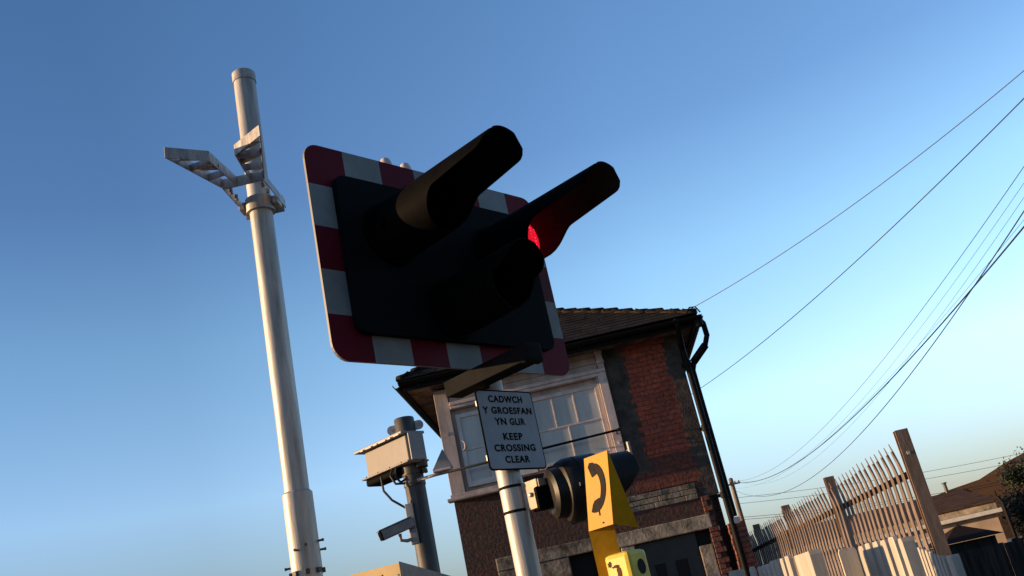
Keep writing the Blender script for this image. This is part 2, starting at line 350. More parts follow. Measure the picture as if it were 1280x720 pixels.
for x0, x1 in ((.80, .99), (1.10, 1.32)):
    dr.box(x0, x0+.018, FY+.045, FY+.06, 1.5, 2.22); dr.box(x1-.018, x1, FY+.045, FY+.06, 1.5, 2.22); dr.box(x0+.018, x1-.018, FY+.045, FY+.06, 2.2, 2.22)
dr = dr.build('door', 'darkdoor', cabin)
for x0, x1 in ((.818, .972), (1.118, 1.302)): MB().box(x0, x1, FY+.053, FY+.059, 1.5, 2.199).build('pane', 'void', dr)
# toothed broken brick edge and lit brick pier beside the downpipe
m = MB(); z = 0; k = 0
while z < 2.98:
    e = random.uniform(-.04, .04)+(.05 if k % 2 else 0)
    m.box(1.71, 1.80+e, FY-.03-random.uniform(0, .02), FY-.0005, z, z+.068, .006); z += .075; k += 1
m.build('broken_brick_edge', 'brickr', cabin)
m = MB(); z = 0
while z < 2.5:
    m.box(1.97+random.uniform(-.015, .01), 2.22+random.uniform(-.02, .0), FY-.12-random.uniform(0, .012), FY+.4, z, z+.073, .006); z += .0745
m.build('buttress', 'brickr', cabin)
MB().box(2.04, 2.16, FY-.16, FY-.10, 2.505, 2.60, .02).build('buttress_cap', 'cream2', cabin)
# glazed timber front
cp = MB().box(-1.88, -1.67, FY-.06, FY+.14, 3.74, 5.42, .006); cp.cyl((-1.775, FY-.06, 4.72), (0, -1, 0), [(0, .03), (.012, .028)], 14); cp.build('corner_post', 'cream', cabin)
rp = MB().box(.665, .798, FY-.07, FY+.1, 3.74, 5.14, .006)
rp.cyl((.74, FY-.07, 5.02), (0, -1, 0), [(0, .028), (.012, .026)], 12); rp.cyl((.745, FY-.07, 4.02), (0, -1, 0), [(0, .022), (.012, .02)], 12); rp.build('corner_post', 'cream2', cabin)
cb = MB().box(.70, .80, FY-.11, FY, 5.19, 5.49, .01); cb.box(.69, .81, FY-.14, FY-.0, 5.26, 5.31, .01); cb.box(.69, .81, FY-.13, FY, 5.42, 5.46, .01); cb.build('corbel', 'cream', cabin)
m = MB().box(-1.66, .80, FY-.10, FY+.06, 5.135, 5.19, .008); m.box(-1.66, .69, FY-.075, FY+.06, 5.085, 5.133, .006); m.build('cornice', 'cream2', cabin)
m = MB()
for i, z in enumerate((5.195, 5.30, 5.405)): m.box(-1.66, .69, FY-.02-.004*i, FY+.02, z, z+.10, .004)
m.build('fascia_board', 'cream', cabin)
m = MB().box(-1.95, .82, FY-.13, FY+.06, 3.70, 3.745, .008); m.box(-1.90, .80, FY-.07, FY+.06, 3.745, 3.80, .006); m.build('sill', 'cream', cabin)
MB().box(-1.668, .664, FY+.045, FY+.06, 3.805, 5.08).build('casing', 'cream', cabin)
def sash(x0, x1, z0, z1, midz, ups, lows, fw=.065, y=FY-.02, knob=None, frm='sashw'):
    f = MB(); y1 = y+.06
    f.box(x0-fw, x0, y, y1, z0-fw*1.3, z1+fw, .004); f.box(x1, x1+fw, y, y1, z0-fw*1.3, z1+fw, .004)
    f.box(x0, x1, y, y1, z1, z1+fw, .004); f.box(x0, x1, y, y1, z0-fw*1.3, z0, .004)
    o = f.build('window', frm, cabin)
    gb = MB().box(x0, x1, y+.012, y+.045, midz-.014, midz+.014, .003)
    for u in ups: gb.box(u-.012, u+.012, y+.012, y+.045, midz+.014, z1, .003)
    for u in lows: gb.box(u-.012, u+.012, y+.012, y+.045, z0, midz-.014, .003)
    gb.build('glazing_bar', frm, o)
    MB().box(x0, x1, y+.026, y+.032, z0, z1).build('pane', 'glass', o)
    if knob:
        kx, kz = knob; pts = [(kx+.0, y-.005, kz+.07)]
        pts += [(kx+.035*sin(pi*t/8)+.0, y-.03, kz+.07*cos(pi*t/8)) for t in range(9)]; pts += [(kx, y-.005, kz-.07)]
        MB().tube(pts, .010, 8).build('handle', 'cream2', o)
    return o
sash(-1.545, -1.225, 3.95, 4.93, 4.43, (), (), knob=(-1.575, 4.50))
sash(-1.08, -.60, 3.95, 4.93, 4.44, (-.92, -.76), (-.84,))
sash(-.455, .575, 3.95, 4.93, 4.45, (-.11, .225), (.06,), fw=.055, frm='cream2')
MB().box(-1.155, -1.15, FY-.03, FY+.05, 3.8, 5.08).build('mullion', 'cream', cabin)
m = MB().box(.635, .66, FY-.045, FY+.05, 3.80, 5.08, .004); m.build('mullion', 'cream', cabin)
hb = MB().tube([(-2.07, FY-.2, 4.12), (.765, FY-.2, 4.185)], .018, 10)
for x in (-1.78, -.52, .74): hb.tube([(x, FY-.2, 4.155), (x, FY-.05, 4.155)], .011, 8)
hb.tube([(.75, FY-.2, 4.185), (.79, FY-.2, 4.186)], .026, 10)
hb.build('handrail', 'gutter', cabin)
# roof: slabs of tile laid course by course on each of the four slopes
EX0, EX1, EY0, EY1, EZ, K = -2.34, 2.33, 14.05, 20.6, 5.60, .57
rf = MB()
def slope(p0, du, dv, wid, rows, cut):
    du = Vector(du); dv = Vector(dv); nrm = du.cross(dv).normalized()
    L = dv.length; step = 1/rows
    for r in range(rows):
        c0 = r*step; x0 = c0*cut; x1 = wid-c0*cut; x = x0-.02+(.13 if r % 2 else 0)-.13
        while x < x1:
            a = max(x, x0-.01); b = min(x+.245, x1+.01)
            if b-a > .03:
                c = p0+du*((a+b)/2)+dv*(c0+step*.62)
                tl = random.uniform(-.006, .006); up = nrm*(.010+random.uniform(0, .004))
                dvv = (dv.normalized()+nrm*(-.045+tl)).normalized()
                rf.obox(c+up, (du, dvv, du.cross(dvv)), (b-a, L*step*1.3, .016))
            x += .25
HW = (EX1-EX0)/2
slope(Vector((EX0, EY0, EZ)), (1, 0, 0), (0, HW, K*HW), EX1-EX0, 15, HW)
slope(Vector((EX0, EY1, EZ)), (0, -1, 0), (HW, 0, K*HW), EY1-EY0, 15, HW)
slope(Vector((EX1, EY0, EZ)), (0, 1, 0), (-HW, 0, K*HW), EY1-EY0, 15, HW)
slope(Vector((EX1, EY1, EZ)), (-1, 0, 0), (0, -HW, K*HW), EX1-EX0, 15, HW)
ap0 = ((EX0+EX1)/2, EY0+HW, EZ+K*HW-.01); ap1 = ((EX0+EX1)/2, EY1-HW, EZ+K*HW-.01)
c4 = [(EX0+.02, EY0+.02, EZ-.02), (EX1-.02, EY0+.02, EZ-.02), (EX1-.02, EY1-.02, EZ-.02), (EX0+.02, EY1-.02, EZ-.02)]
rf._add(c4+[ap0, ap1], [(0, 1, 4), (1, 2, 5, 4), (2, 3, 5), (3, 0, 4, 5)])
rf = rf.build('roof', 'tile', cabin)
hp = MB()
def hips(p, q, n_):
    p = Vector(p); q = Vector(q)
    for i in range(n_):
        a = p.lerp(q, i/n_); b = p.lerp(q, (i+1.12)/n_); j = Vector((0, 0, random.uniform(-.006, .012)))
        hp.tube([a+j+Vector((0, 0, .008)), b+j+Vector((0, 0, -.016))], [.058, .05], 10)
for c, a in ((c4[0], ap0), (c4[1], ap0), (c4[2], ap1), (c4[3], ap1)): hips(Vector(c)+Vector((0, 0, .04)), Vector(a)+Vector((0, 0, .05)), 11)
hips(Vector(ap0)+Vector((0, 0, .05)), Vector(ap1)+Vector((0, 0, .05)), 8)
hp.build('hip_tile', 'tile', rf)
m = MB().box(EX0+.06, EX1-.06, EY0+.05, EY0+.075, EZ-.17, EZ-.025); m.box(EX0+.06, EX0+.085, EY0+.08, EY1-.1, EZ-.17, EZ-.025); m.box(EX1-.085, EX1-.06, EY0+.08, EY1-.1, EZ-.17, EZ-.025)
m.build('barge_board', 'gutter', cabin)
m = MB()
for i in range(5): m.box(EX0+.09, EX1-.09, EY0+.08+i*.085, EY0+.162+i*.085, EZ-.125-.002*(i % 2), EZ-.105)
for i in range(5): m.box(EX0+.09+i*.085, EX0+.172+i*.085, FY+.01, EY1-.2, EZ-.125-.002*(i % 2), EZ-.105)
for i in range(3): m.box(2.0+i*.085, 2.082+i*.085, FY+.01, EY1-.2, EZ-.125-.002*(i % 2), EZ-.105)
m.build('soffit', 'soffit', cabin)
gt = MB()
def gutter(p, q, up=Vector((0, 0, 1)), r=.062):
    p = Vector(p); q = Vector(q); d = (q-p).normalized(); s_ = d.cross(up); prof = [(-pi+pi*k/8) for k in range(9)]
    A = [p+r*(cos(t)*s_+sin(t)*up) for t in prof]+[p+(r-.008)*(cos(t)*s_+sin(t)*up) for t in prof[::-1]]
    gt.prism(A, q-p, smooth=False)
gutter((EX0+.02, EY0-.03, EZ-.03), (EX1+.05, EY0-.03, EZ-.05)); gutter((EX0-.02, EY1, EZ-.03), (EX0-.02, EY0, EZ-.05)); gutter((EX1+.02, EY0, EZ-.05), (EX1+.02, EY1, EZ-.03))
for x in range(9): gt.box(EX0+.3+x*.5, EX0+.33+x*.5, EY0+.0, EY0+.05, EZ-.15, EZ-.03)
gt.build('gutter', 'gutter', cabin)
dp = MB().tube([(1.99, EY0-.03, EZ-.03), (1.995, EY0-.03, EZ-.10), (2.0, EY0+.1, EZ-.24), (2.02, FY-.13, EZ-.42), (2.03, FY-.13, 4.9), (2.04, FY-.12, 3), (2.05, FY-.13, .1)], .045, 14)
for z in (4.9, 3.9, 2.9, 1.6): dp.tube([(2.033, FY-.13, z), (2.033, FY-.13, z+.09)], .058, 14); dp.box(1.95, 2.12, FY-.09, FY-.07, z+.02, z+.07)
dp.build('downpipe', 'gutter', cabin)
dp = MB().tube([(EX1-.02, EY0+.0, EZ-.05), (EX1+.06, EY0+.06, EZ-.16), (EX1+.07, EY0+.10, EZ-.34), (EX1+.02, EY0+.2, EZ-.46), (2.16, FY-.06, EZ-.60), (2.10, FY-.04, EZ-.75), (2.10, FY-.04, EZ-1.1), (2.11, FY-.03, 2.62)], .042, 14)
dp.tube([(EX1-.02, EY0+.02, EZ-.04), (EX1-.02, EY0+.02, EZ-.2)], .075, 14); dp.tube([(EX1+.02, EY0+.2, EZ-.46), (2.14, FY-.06, EZ-.63)], .06, 12)
dp.build('downpipe', 'gutter', cabin)
m = MB().tube([(EX1-.15, EY0-.02, EZ+.03), (EX1-.09, EY0-.02, EZ+.11), (EX1+.0, EY0-.02, EZ+.10), (EX1+.05, EY0-.02, EZ+.0)], .012, 8); m.build('cable_hook', 'gutter', cabin)
# small insulated bracket on the facade beside the post
m = MB().tube([(.83, FY, 3.86), (.83, FY-.16, 3.86), (.9, FY-.2, 3.90)], .018, 8); m.tube([(.86, FY-.2, 3.78), (.86, FY-.2, 3.98)], .03, 10); m.build('wall_bracket', 'galv_dull', cabin)

# ------------------------------------------------------------------ crossing signal (post, striped board, three hooded lamps)
P0 = Vector((-.826, 3.583, 2.762))
def B(s, z, t): return P0+bv*s+zv*z+nv*t
BW, BH = 1.44, .992
pc = B(.95, 0, -.1); pb = Vector((pc.x, pc.y, 0))
sig = empty('crossing_signal', pb, 'level crossing light signal with red and white chequered board and three black hooded lamps', 'signal')
ps = MB().cyl(pb, (0, 0, 1), [(0, .056), (3.55, .056)], 28)
ps.cyl(pb, (0, 0, 1), [(0, .11), (.03, .11), (.04, .07)], 24)
ps.cyl(pb+zv*2.235, (0, 0, 1), [(0, .0585), (.012, .0585)], 28, mi=1); ps.cyl(pb+zv*2.125, (0, 0, 1), [(0, .0585), (.012, .0585)], 28, mi=1)
ps.build('post', ['galv', 'gunmetal'], sig)
bk = MB().prism([B(u, v, 0) for u, v in rounded(BW, BH, .075)], nv*-.012)
bk.obox(B(.95, .35, -.035), (bv, zv, nv), (.5, .06, .045)); bk.obox(B(.95, .75, -.035), (bv, zv, nv), (.5, .06, .045))
bk = bk.build('backboard', 'back', sig)
# chequered border: cells cut to the rounded outline, 2.5 mm proud
mb = MB(); cw, ch = BW/7, BH/5
for i in range(7):
    for j in range(5):
        if 0 < i < 6 and 0 < j < 4: continue
        x0, x1, z0, z1 = i*cw, (i+1)*cw, j*ch, (j+1)*ch; pts = []; r = .075
        for u, v in ((x0, z0), (x1, z0), (x1, z1), (x0, z1)):
            if (u < 1e-6 or u > BW-1e-6) and (v < 1e-6 or v > BH-1e-6):
                a0 = {(0, 0): 180, (1, 0): 270, (1, 1): 0, (0, 1): 90}[(int(u > .1), int(v > .1))]
                cu = r if u < .1 else BW-r; cv = r if v < .1 else BH-r
                pts += [(cu+r*cos(radians(a0+15*k)), cv+r*sin(radians(a0+15*k))) for k in range(7)]
            else: pts.append((u, v))
        mb._add([B(u, v, .0015) for u, v in pts], [tuple(range(len(pts)))], mi=(i+j) % 2)
bmesh.ops.remove_doubles(mb.bm, verts=mb.bm.verts[:], dist=1e-4)
mb.build('chequered_border', ['red', 'white'], bk)
MB().prism([B(.12+u, .118+v, .003) for u, v in rounded(1.20, .727, .045)], nv*.034, bev=.004).build('inner_panel', 'board_black', bk)
def lamp(s, z, L, r, lens, t0=.037, t1=.29, lt=.145):
    lb = MB().cyl(B(s, z, t0), nv, [(0, r*1.06), (.03, r*1.06), (.032, r*.98), (.10, r*.98), (.11, r*1.0)], 40)
    lb.obox(B(s-r*1.02, z-.02, t0+.12), (bv, zv, nv), (.02, .03, .03)); o = lb.build('lamp_housing', 'black', sig)
    hb_ = MB(); seg = 44; th = .006; rows = []
    ts = [t0+.10]+[t0+.10+(L-t0-.10)*k/40 for k in range(1, 41)]
    def ext(t):                                                # half opening angle kept at distance t along the hood
        if t < t1: return pi
        u = (t-t1)/(L-t1)
        if u < .30: e = pi-(pi-radians(88))*(sin(pi/2*u/.30))**.8
        else: e = radians(88)-radians(14)*(u-.30)/.70
        if L-t < .06: e *= math.sqrt(max(.0, 1-((.06-(L-t))/.06)**2))*.62+.38
        return e
    for t in ts:
        e = min(pi, ext(t)); rad = r-(t-t0)*.012
        rows.append([(B(s+R*sin(-e+2*e*k/seg), z+R*cos(-e+2*e*k/seg), t)) for R in (rad, rad-th) for k in range(seg+1)])
    n1 = seg+1; V = [[hb_.bm.verts.new(p) for p in rw] for rw in rows]
    for A, C in zip(V, V[1:]):
        for k in range(seg):
            for q in ((A[k], A[k+1], C[k+1], C[k]), (A[n1+k+1], A[n1+k], C[n1+k], C[n1+k+1])):
                fq = hb_.bm.faces.new(q); fq.smooth = True; fq.material_index = int(q[0] is A[n1+k+1])
        hb_.bm.faces.new((A[0], C[0], C[n1], A[n1])); hb_.bm.faces.new((A[seg], A[n1+seg], C[n1+seg], C[seg]))
    for k in range(seg): hb_.bm.faces.new((V[-1][k], V[-1][k+1], V[-1][n1+k+1], V[-1][n1+k])); hb_.bm.faces.new((V[0][k+1], V[0][k], V[0][n1+k], V[0][n1+k+1]))
    hd = hb_.build('hood', ['black', 'hood_inner' if lens == 'led_on' else 'black'], o)
    MB().cyl(B(s, z, lt), nv, [(0, r*.88), (.07, r*.88), (.09, r*.78), (.100, r*.5), (.104, r*.1)], 36).build('lens', lens, o)
    return o
lamp(.37, .59, .80, .138, 'lens_off', t1=.36); lr = lamp(1.03, .592, .785, .135, 'led_on'); la = lamp(.66, .262, .545, .135, 'lens_amber', t1=.40)
tag(lr, 'right hand lamp showing a lit red lens')
# square steel arm under the board
ar = MB().obox(B(.80, -.032, .05), (bv, zv, nv), (.10, .075, .50), .004); ar.obox(B(.80, -.032, .315), (bv, zv, nv), (.12, .095, .05), .02)
ar.obox(B(.89, -.032, -.1), (bv, zv, nv), (.14, .06, .07), .004); ar.build('support_arm', 'gunmetal', sig)
# caps on the top edge of the board
for s_ in (.50, .62): MB().cyl(B(s_, BH-.02, -.05), zv, [(0, .02), (.05, .03), (.075, .02)], 14).build('top_fixing', 'cream2', sig)

# ------------------------------------------------------------------ bilingual plate
SW, SH = .372, .373; s0 = .768; z0 = -.456
ksign = empty('road_sign', B(s0+SW/2, z0, -.03), 'grey white rectangular plate reading keep crossing clear in Welsh and English', 'sign')
def S(u, v, t=0): return B(s0+u, z0+v, -.03+t)
MB().prism([S(u, v) for u, v in rounded(SW, SH, .02)], nv*-.004).build('plate', 'ink', ksign)
MB().prism([S(u+.007, v+.007, .0004) for u, v in rounded(SW-.014, SH-.014, .016)], nv*.0012).build('face', 'signface', ksign)
rows_ = [('CADWCH', .115, .60), ('Y GROESFAN', .260, .86), ('YN GLIR', .400, .53), ('KEEP', .588, .34), ('CROSSING', .730, .72), ('CLEAR', .872, .43)]
for t, y, wd, cx in [r + (.5,) for r in rows_ if r[0] != 'YN GLIR'] + [('YN', .400, .20, .335), ('GLIR', .400, .275, .632)]:
    lettering([(t, SW*cx, SH*(1-y)-.0165, SW*wd, .033)], lambda u, v: S(u, v, .0018), nv*.0008, ksign)
for v in (.06, .31):
    cl = MB(); zc = P0.z+z0+v-.012
    cl.obox(S(SW/2, v, -.012), (bv, zv, nv), (SW*.96, .028, .014), .002); cl.cyl(pb+zv*zc, (0, 0, 1), [(0, .0595), (.024, .0595)], 24)
    cl.build('clip', 'galv_dull', ksign)
# ------------------------------------------------------------------ black drum lamp on the same post
ax = Vector((sin(radians(70)), cos(radians(70)), .03)).normalized()
dc = Vector((-.135, 4.31, 2.165))
drum = empty('drum_lamp', dc, 'round black drum shaped lamp seen from behind, clamped to the signal post', 'lamp')
d_ = MB().cyl(dc, ax, [(0, .085), (.012, .108), (.055, .114), (.062, .132), (.085, .143), (.118, .145), (.120, .141), (.128, .141), (.130, .145), (.235, .143)], 48)
for k in range(3):
    a = k*2.1+.5; d_.obox(dc+ax*.12+Vector((0, 0, .15*cos(a)))+Vector((-ax.y, ax.x, 0))*.15*sin(a), (ax, zv, Vector((-ax.y, ax.x, 0))), (.05, .02, .02), .003)
d_.build('housing', 'drum_black', drum)
h_ = MB(); sd_ = Vector((ax.y, -ax.x, 0)); up_ = sd_.cross(ax) if sd_.cross(ax).z > 0 else ax.cross(sd_)
ring = []; seg = 30
for i in range(17):
    t = .235+.165*i/16; e = radians(160-75*(i/16)); R_ = .125
    ring.append([h_.bm.verts.new(dc+ax*t+rr*(sin(-e+2*e*k/seg)*sd_+cos(-e+2*e*k/seg)*up_)) for rr in (R_, R_-.005) for k in range(seg+1)])
for A, C in zip(ring, ring[1:]):
    for k in range(seg):
        h_.bm.faces.new((A[k], A[k+1], C[k+1], C[k])).smooth = True; h_.bm.faces.new((A[seg+2+k], A[seg+1+k], C[seg+1+k], C[seg+2+k])).smooth = True
    h_.bm.faces.new((A[0], C[0], C[seg+1], A[seg+1])); h_.bm.faces.new((A[seg], A[2*seg+1], C[2*seg+1], C[seg]))
h_.build('hood', 'drum_black', drum)
MB().cyl(dc+ax*.236, ax, [(0, .11), (.01, .10), (.02, .06)], 30).build('lens', 'lens_off', drum)
pl_c = Vector((-.212, 4.315, 2.182))
bp = MB().obox(pl_c, (nv, zv, bv), (.095, .125, .006), .002); bp.obox(pl_c+nv*.055+bv*.05, (nv, zv, bv), (.006, .12, .10), .002)
bp.build('clamp_plate', 'galv_warm', drum)
MB().cyl(pl_c-bv*.003, -bv, [(0, .011), (.008, .011), (.012, .006)], 12).build('bolt', 'galv', drum)
MB().obox((-.155, 4.33, 2.16), (ax, zv, sd_), (.10, .10, .09), .006).build('mounting_block', 'black', drum)
m = MB().obox((-.16, 4.37, 2.262), (ax, zv, sd_), (.16, .022, .02), .003); m.obox((-.105, 4.36, 2.268), (ax, zv, sd_), (.03, .05, .03), .003); m.build('stay', 'rust', drum)

# ------------------------------------------------------------------ yellow emergency telephone sign and box
ph = empty('phone_sign', (.06, 3.6, 0), 'bent yellow metal sign with a black telephone handset symbol', 'sign')
T0, T1, T2, T3 = Vector((.042, 3.565, 2.168)), Vector((.130, 3.492, 2.168)), Vector((.091, 3.524, 1.912)), Vector((0, 3.6, 1.912))
MB().prism([T0, T1, T2, T3], bv*.004, bev=.0008).build('symbol_plate', 'yellow', ph)
MB().prism([T1+bv*.0042, T2+bv*.0042, Vector((.178, 3.56, 1.885))], Vector((0, .004, .0008))).build('side_plate', 'yellow', ph)
MB().prism([(.0, 3.603, 1.912), (.094, 3.603, 1.945), (.094, 3.603, .02), (.0, 3.603, .02)], (0, .006, 0)).build('stem_plate', 'yellow', ph)
MB().box(-.04, .14, 3.50, 3.70, 0, .02).build('base', 'galv_dull', ph)
def Q(u, v, t): return (T3*(1-u)*(1-v)+T2*u*(1-v)+T0*(1-u)*v+T1*u*v)-bv*t
outer = []; inner = []
for k in range(19):                                             # curved handle of the handset
    a = radians(112-224*k/18); outer.append((.36+.47*cos(a), .555+.335*sin(a))); inner.append((.36+.27*cos(a), .545+.225*sin(a)))
hs = MB()
def flat(poly): hs.prism([Q(u, v, .0006) for u, v in poly], -bv*.0015)
for k in range(18): flat([outer[k], outer[k+1], inner[k+1], inner[k]])
flat([(.15, .86), (.22, .915), (.36, .905), (.50, .82), (.55, .76), (.42, .72), (.30, .705)])
flat([(.34, .385), (.52, .405), (.60, .36), (.58, .27), (.48, .235), (.32, .245), (.24, .28), (.25, .335)])
flat([(.465, .24), (.50, .24), (.52, .17), (.49, .165)])
hs.build('handset_symbol', 'handset', ph)
MB().cyl(Q(.62, .06, 0), -bv, [(0, .0035), (.003, .0025)], 8).build('rivet', 'rust', ph)
# telephone box below
qb = Vector((.112, 3.43, 1.8))
tb = empty('telephone_box', (.10, 3.5, 0), 'chipped yellow telephone housing with rounded corners below the handset sign', 'telephone')
m = MB().obox(qb-nv*.055+bv*.055-zv*.09, (nv, bv, zv), (.11, .11, .20), .016); m.build('casing', 'yellow2', tb)
m = MB().obox(qb-nv*.055+bv*.055-zv*.95, (nv, bv, zv), (.06, .06, 1.5), .004); m.build('post', 'galv_dull', tb)
def blot(c, a1, a2, nrm, r, seed):
    rr = random.Random(seed); mb = MB(); pts = []
    for k in range(16):
        q = r*(.55+.6*rr.random()); pts.append(Vector(c)+Vector(a1)*q*cos(2*pi*k/16)+Vector(a2)*q*sin(2*pi*k/16))
    mb.prism(pts, Vector(nrm)*.0012); return mb
blot(qb-nv*.086-zv*.022-bv*.0012, nv, zv, bv, .011, 3).build('rust_patch', 'rust', tb)
m = blot(qb-nv*.062-zv*.034-bv*.0012, nv, zv*.3, bv, .018, 5); m.build('rust_patch', 'rust', tb)
m = blot(qb-nv*.052-zv*.056-bv*.0012, nv*.35, zv, bv, .03, 6); m.build('rust_patch', 'rust', tb)
m = MB().prism([qb+bv*(.062+.021*cos(2*pi*k/20))-zv*(.050-.026*sin(2*pi*k/20))+nv*.0004 for k in range(20)], nv*.0015); m.build('dark_opening', 'void', tb)

# ------------------------------------------------------------------ tall galvanised mast with V bracket
tp = Vector((-1.742, 6.0, 0))
mast = empty('tall_mast', tp, 'tall pale galvanised steel mast with stepped base and bare V shaped bracket', 'pole')
MB().cyl(tp+zv*2.7, zv, [(0, .079), (3.10, .079)], 40).build('shaft', 'galv', mast)
MB().cyl(tp+zv*5.80, zv, [(0, .085), (.075, .085), (.085, .075), (.086, .02)], 40).build('cap', 'galv_dull', mast)
m = MB().cyl(tp, zv, [(0, .091), (2.27, .091)], 40); m.cyl(tp+zv*2.26, zv, [(0, .0945), (.475, .0945), (.487, .083)], 40)
m.build('sleeve', 'galv', mast)
m = MB().cyl(tp, zv, [(0, .2), (.03, .2), (.035, .1)], 30); m.build('base_flange', 'galv_dull', mast)
for k, (a, z) in enumerate(((-.1, 2.42), (.35, 2.37), (pi+.2, 2.29), (-1.2, 2.40), (-1.75, 2.38))):
    d = Vector((cos(a), sin(a), 0)); MB().cyl(tp+zv*z+d*.09, d, [(0, .007), (.03, .007), (.031, .009), (.042, .009)], 8).build('bolt', 'dsteel', mast)
for k in range(8):
    m = MB(); a = k*pi/4+.3; d = Vector((cos(a), sin(a), 0)); m.obox(tp+zv*2.245+d*.10, (d, zv, d.cross(zv)), (.022, .03, .03), .004)
    m.build('clamp_lug', 'dsteel', mast)
BZ = 4.80
br = MB().cyl(tp+zv*(BZ-.075), zv, [(0, .10), (.10, .10), (.105, .092)], 36)
br.box(tp.x-.14, tp.x+.14, 5.690, 5.698, BZ-.0, BZ+.075); br.box(tp.x-.14, tp.x+.14, 6.10, 6.108, BZ-.05, BZ+.075)
for sx in (-1, 1):
    br.box(tp.x+sx*.14-.003, tp.x+sx*.14+.003, 5.66, 6.14, BZ-.01, BZ+.055); br.box(tp.x+sx*.12-.02, tp.x+sx*.12+.02, 5.95, 6.05, BZ-.045, BZ-.01, .005)
    for y in (5.74, 5.84, 5.98): br.cyl((tp.x+sx*.11, y, BZ-.02), (0, 0, 1), [(0, .012), (.04, .012)], 8)
br = br.build('bracket', 'galv_dull', mast)
for sx in (-1, 1):
    A = Vector((tp.x+sx*.305, 5.14, BZ)); Bq = Vector((tp.x+sx*.085, 5.30, BZ)); Cc = Vector((tp.x+sx*.14, 5.69, BZ)); Ci = Vector((tp.x+sx*.05, 5.69, BZ))
    wg = MB()
    def plate(p, q, h=.075, th=.006):
        d = (q-p).normalized(); wg.obox((p+q)/2+zv*h/2, (d, d.cross(zv), zv), ((q-p).length, th, h))
    plate(A, Cc); plate(A, Bq); plate(Bq, Ci); plate(Cc, Ci)
    # web with the lower flanges and two cross ribs
    G1 = A.lerp(Cc, .42); G2 = A.lerp(Cc, .72)
    wg.prism([A.lerp(Bq, .5)+zv*.03, Bq+zv*.03, Bq.lerp(Ci, .12)+zv*.03, A.lerp(Cc, .22)+zv*.03], zv*.004)
    plate(Bq.lerp(Ci, .1), G1, .05); plate(Bq.lerp(Ci, .55), G2, .05)
    wg.tube([Bq.lerp(Ci, .35)+zv*.028, G1+zv*.028], .022, 10)
    wg.build('wing_arm', 'galv_dull', br)

# ------------------------------------------------------------------ dark camera post, sensor box, camera, lamp arm
cpb = Vector((-1.66, 10, 0))
cpost = empty('camera_post', cpb, 'short dark steel post with side lugs carrying a sensor box and a camera', 'post')
MB().cyl(cpb, zv, [(0, .107), (4.02, .107), (4.03, .10)], 36).build('shaft', 'dsteel', cpost)
for sx in (-1, 1):
    m = MB(); c = cpb+Vector((sx*.107, -.0, 3.93)); pts = []
    for k in range(13): a = radians(-90+180*k/12); pts.append(c+Vector((sx*(.045+.045*cos(a)), 0, .05*sin(a))))
    pts += [c+Vector((0, 0, .05)), c+Vector((0, 0, -.05))][::1]
    m.prism(pts, (0, .01, 0)); o = m.build('lug', 'galv_dull', cpost)
    MB().cyl(c+Vector((sx*.045, -.004, 0)), (0, 1, 0), [(0, .016), (.003, .016)], 14).build('bolt_hole', 'signface', o)
m = MB().cyl(cpb+zv*3.30, zv, [(0, .115), (.05, .115)], 30); m.cyl(cpb+zv*3.42, zv, [(0, .118), (.09, .118)], 30)
m.obox(cpb+Vector((.12, -.06, 3.54)), ((1, 0, 0), (0, 1, 0), (0, 0, 1)), (.10, .14, .15), .01); m.obox(cpb+Vector((.14, -.05, 3.43)), ((1, 0, 0), (0, 1, 0), (0, 0, 1)), (.04, .1, .05), .01)
m.build('clamp', 'dsteel', cpost)
Qb = Vector((-1.63, 9.755, 0))
sb = empty('sensor_box', (-1.95, 10.0, 3.5), 'shade toned beige rectangular housing with overhanging lid on the dark camera post', 'equipment box')
LB = .78
def SB(u, v, z): return Qb-nv*u+bv*v+zv*z
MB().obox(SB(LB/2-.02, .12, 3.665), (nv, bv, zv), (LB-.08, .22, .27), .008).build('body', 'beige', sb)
MB().obox(SB(LB/2+.04, .12, 3.835), (nv, bv, (0, 0, 1)), (LB+.05, .32, .03), .008).build('lid', 'housing_grey', sb)
for k, l_ in enumerate((.09, .05, .12, .06, .10, .05)): MB().obox(SB(.10+k*.12, -.043, 3.822), (nv, bv, zv), (l_, .006, .016), .002).build('lid_rib', 'cream2', sb)
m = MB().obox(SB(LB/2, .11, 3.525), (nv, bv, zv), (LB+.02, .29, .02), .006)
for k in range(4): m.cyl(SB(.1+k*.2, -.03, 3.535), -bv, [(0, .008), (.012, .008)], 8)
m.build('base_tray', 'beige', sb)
MB().obox(SB(LB/2+.1, .10, 3.475), (nv, bv, zv), (LB-.25, .22, .075), .02).build('lens_hood', 'black', sb)
MB().obox(SB(-.025, .11, 3.68), (nv, bv, zv), (.02, .2, .30), .006).build('end_panel', 'housing_grey', sb)
cb_ = MB()
for pts in ([(-1.98, 9.9, 3.45), (-1.97, 9.88, 3.30), (-1.90, 9.88, 3.19), (-1.77, 9.92, 3.08)], [(-1.80, 9.85, 3.50), (-1.81, 9.8, 3.40), (-1.77, 9.82, 3.34), (-1.72, 9.88, 3.37)], [(-1.84, 9.86, 3.5), (-1.86, 9.8, 3.42), (-1.82, 9.8, 3.33), (-1.74, 9.88, 3.33)]):
    fine = []
    for i in range(len(pts)-1):
        for k in range(5): fine.append(Vector(pts[i]).lerp(Vector(pts[i+1]), k/5))
    cb_.tube(fine+[Vector(pts[-1])], .012, 8)
cb_.build('cable', 'cable', sb)
cc = empty('surveillance_camera', (-1.76, 9.85, 2.8), 'grey bullet surveillance camera on a bracket below the sensor box', 'camera')
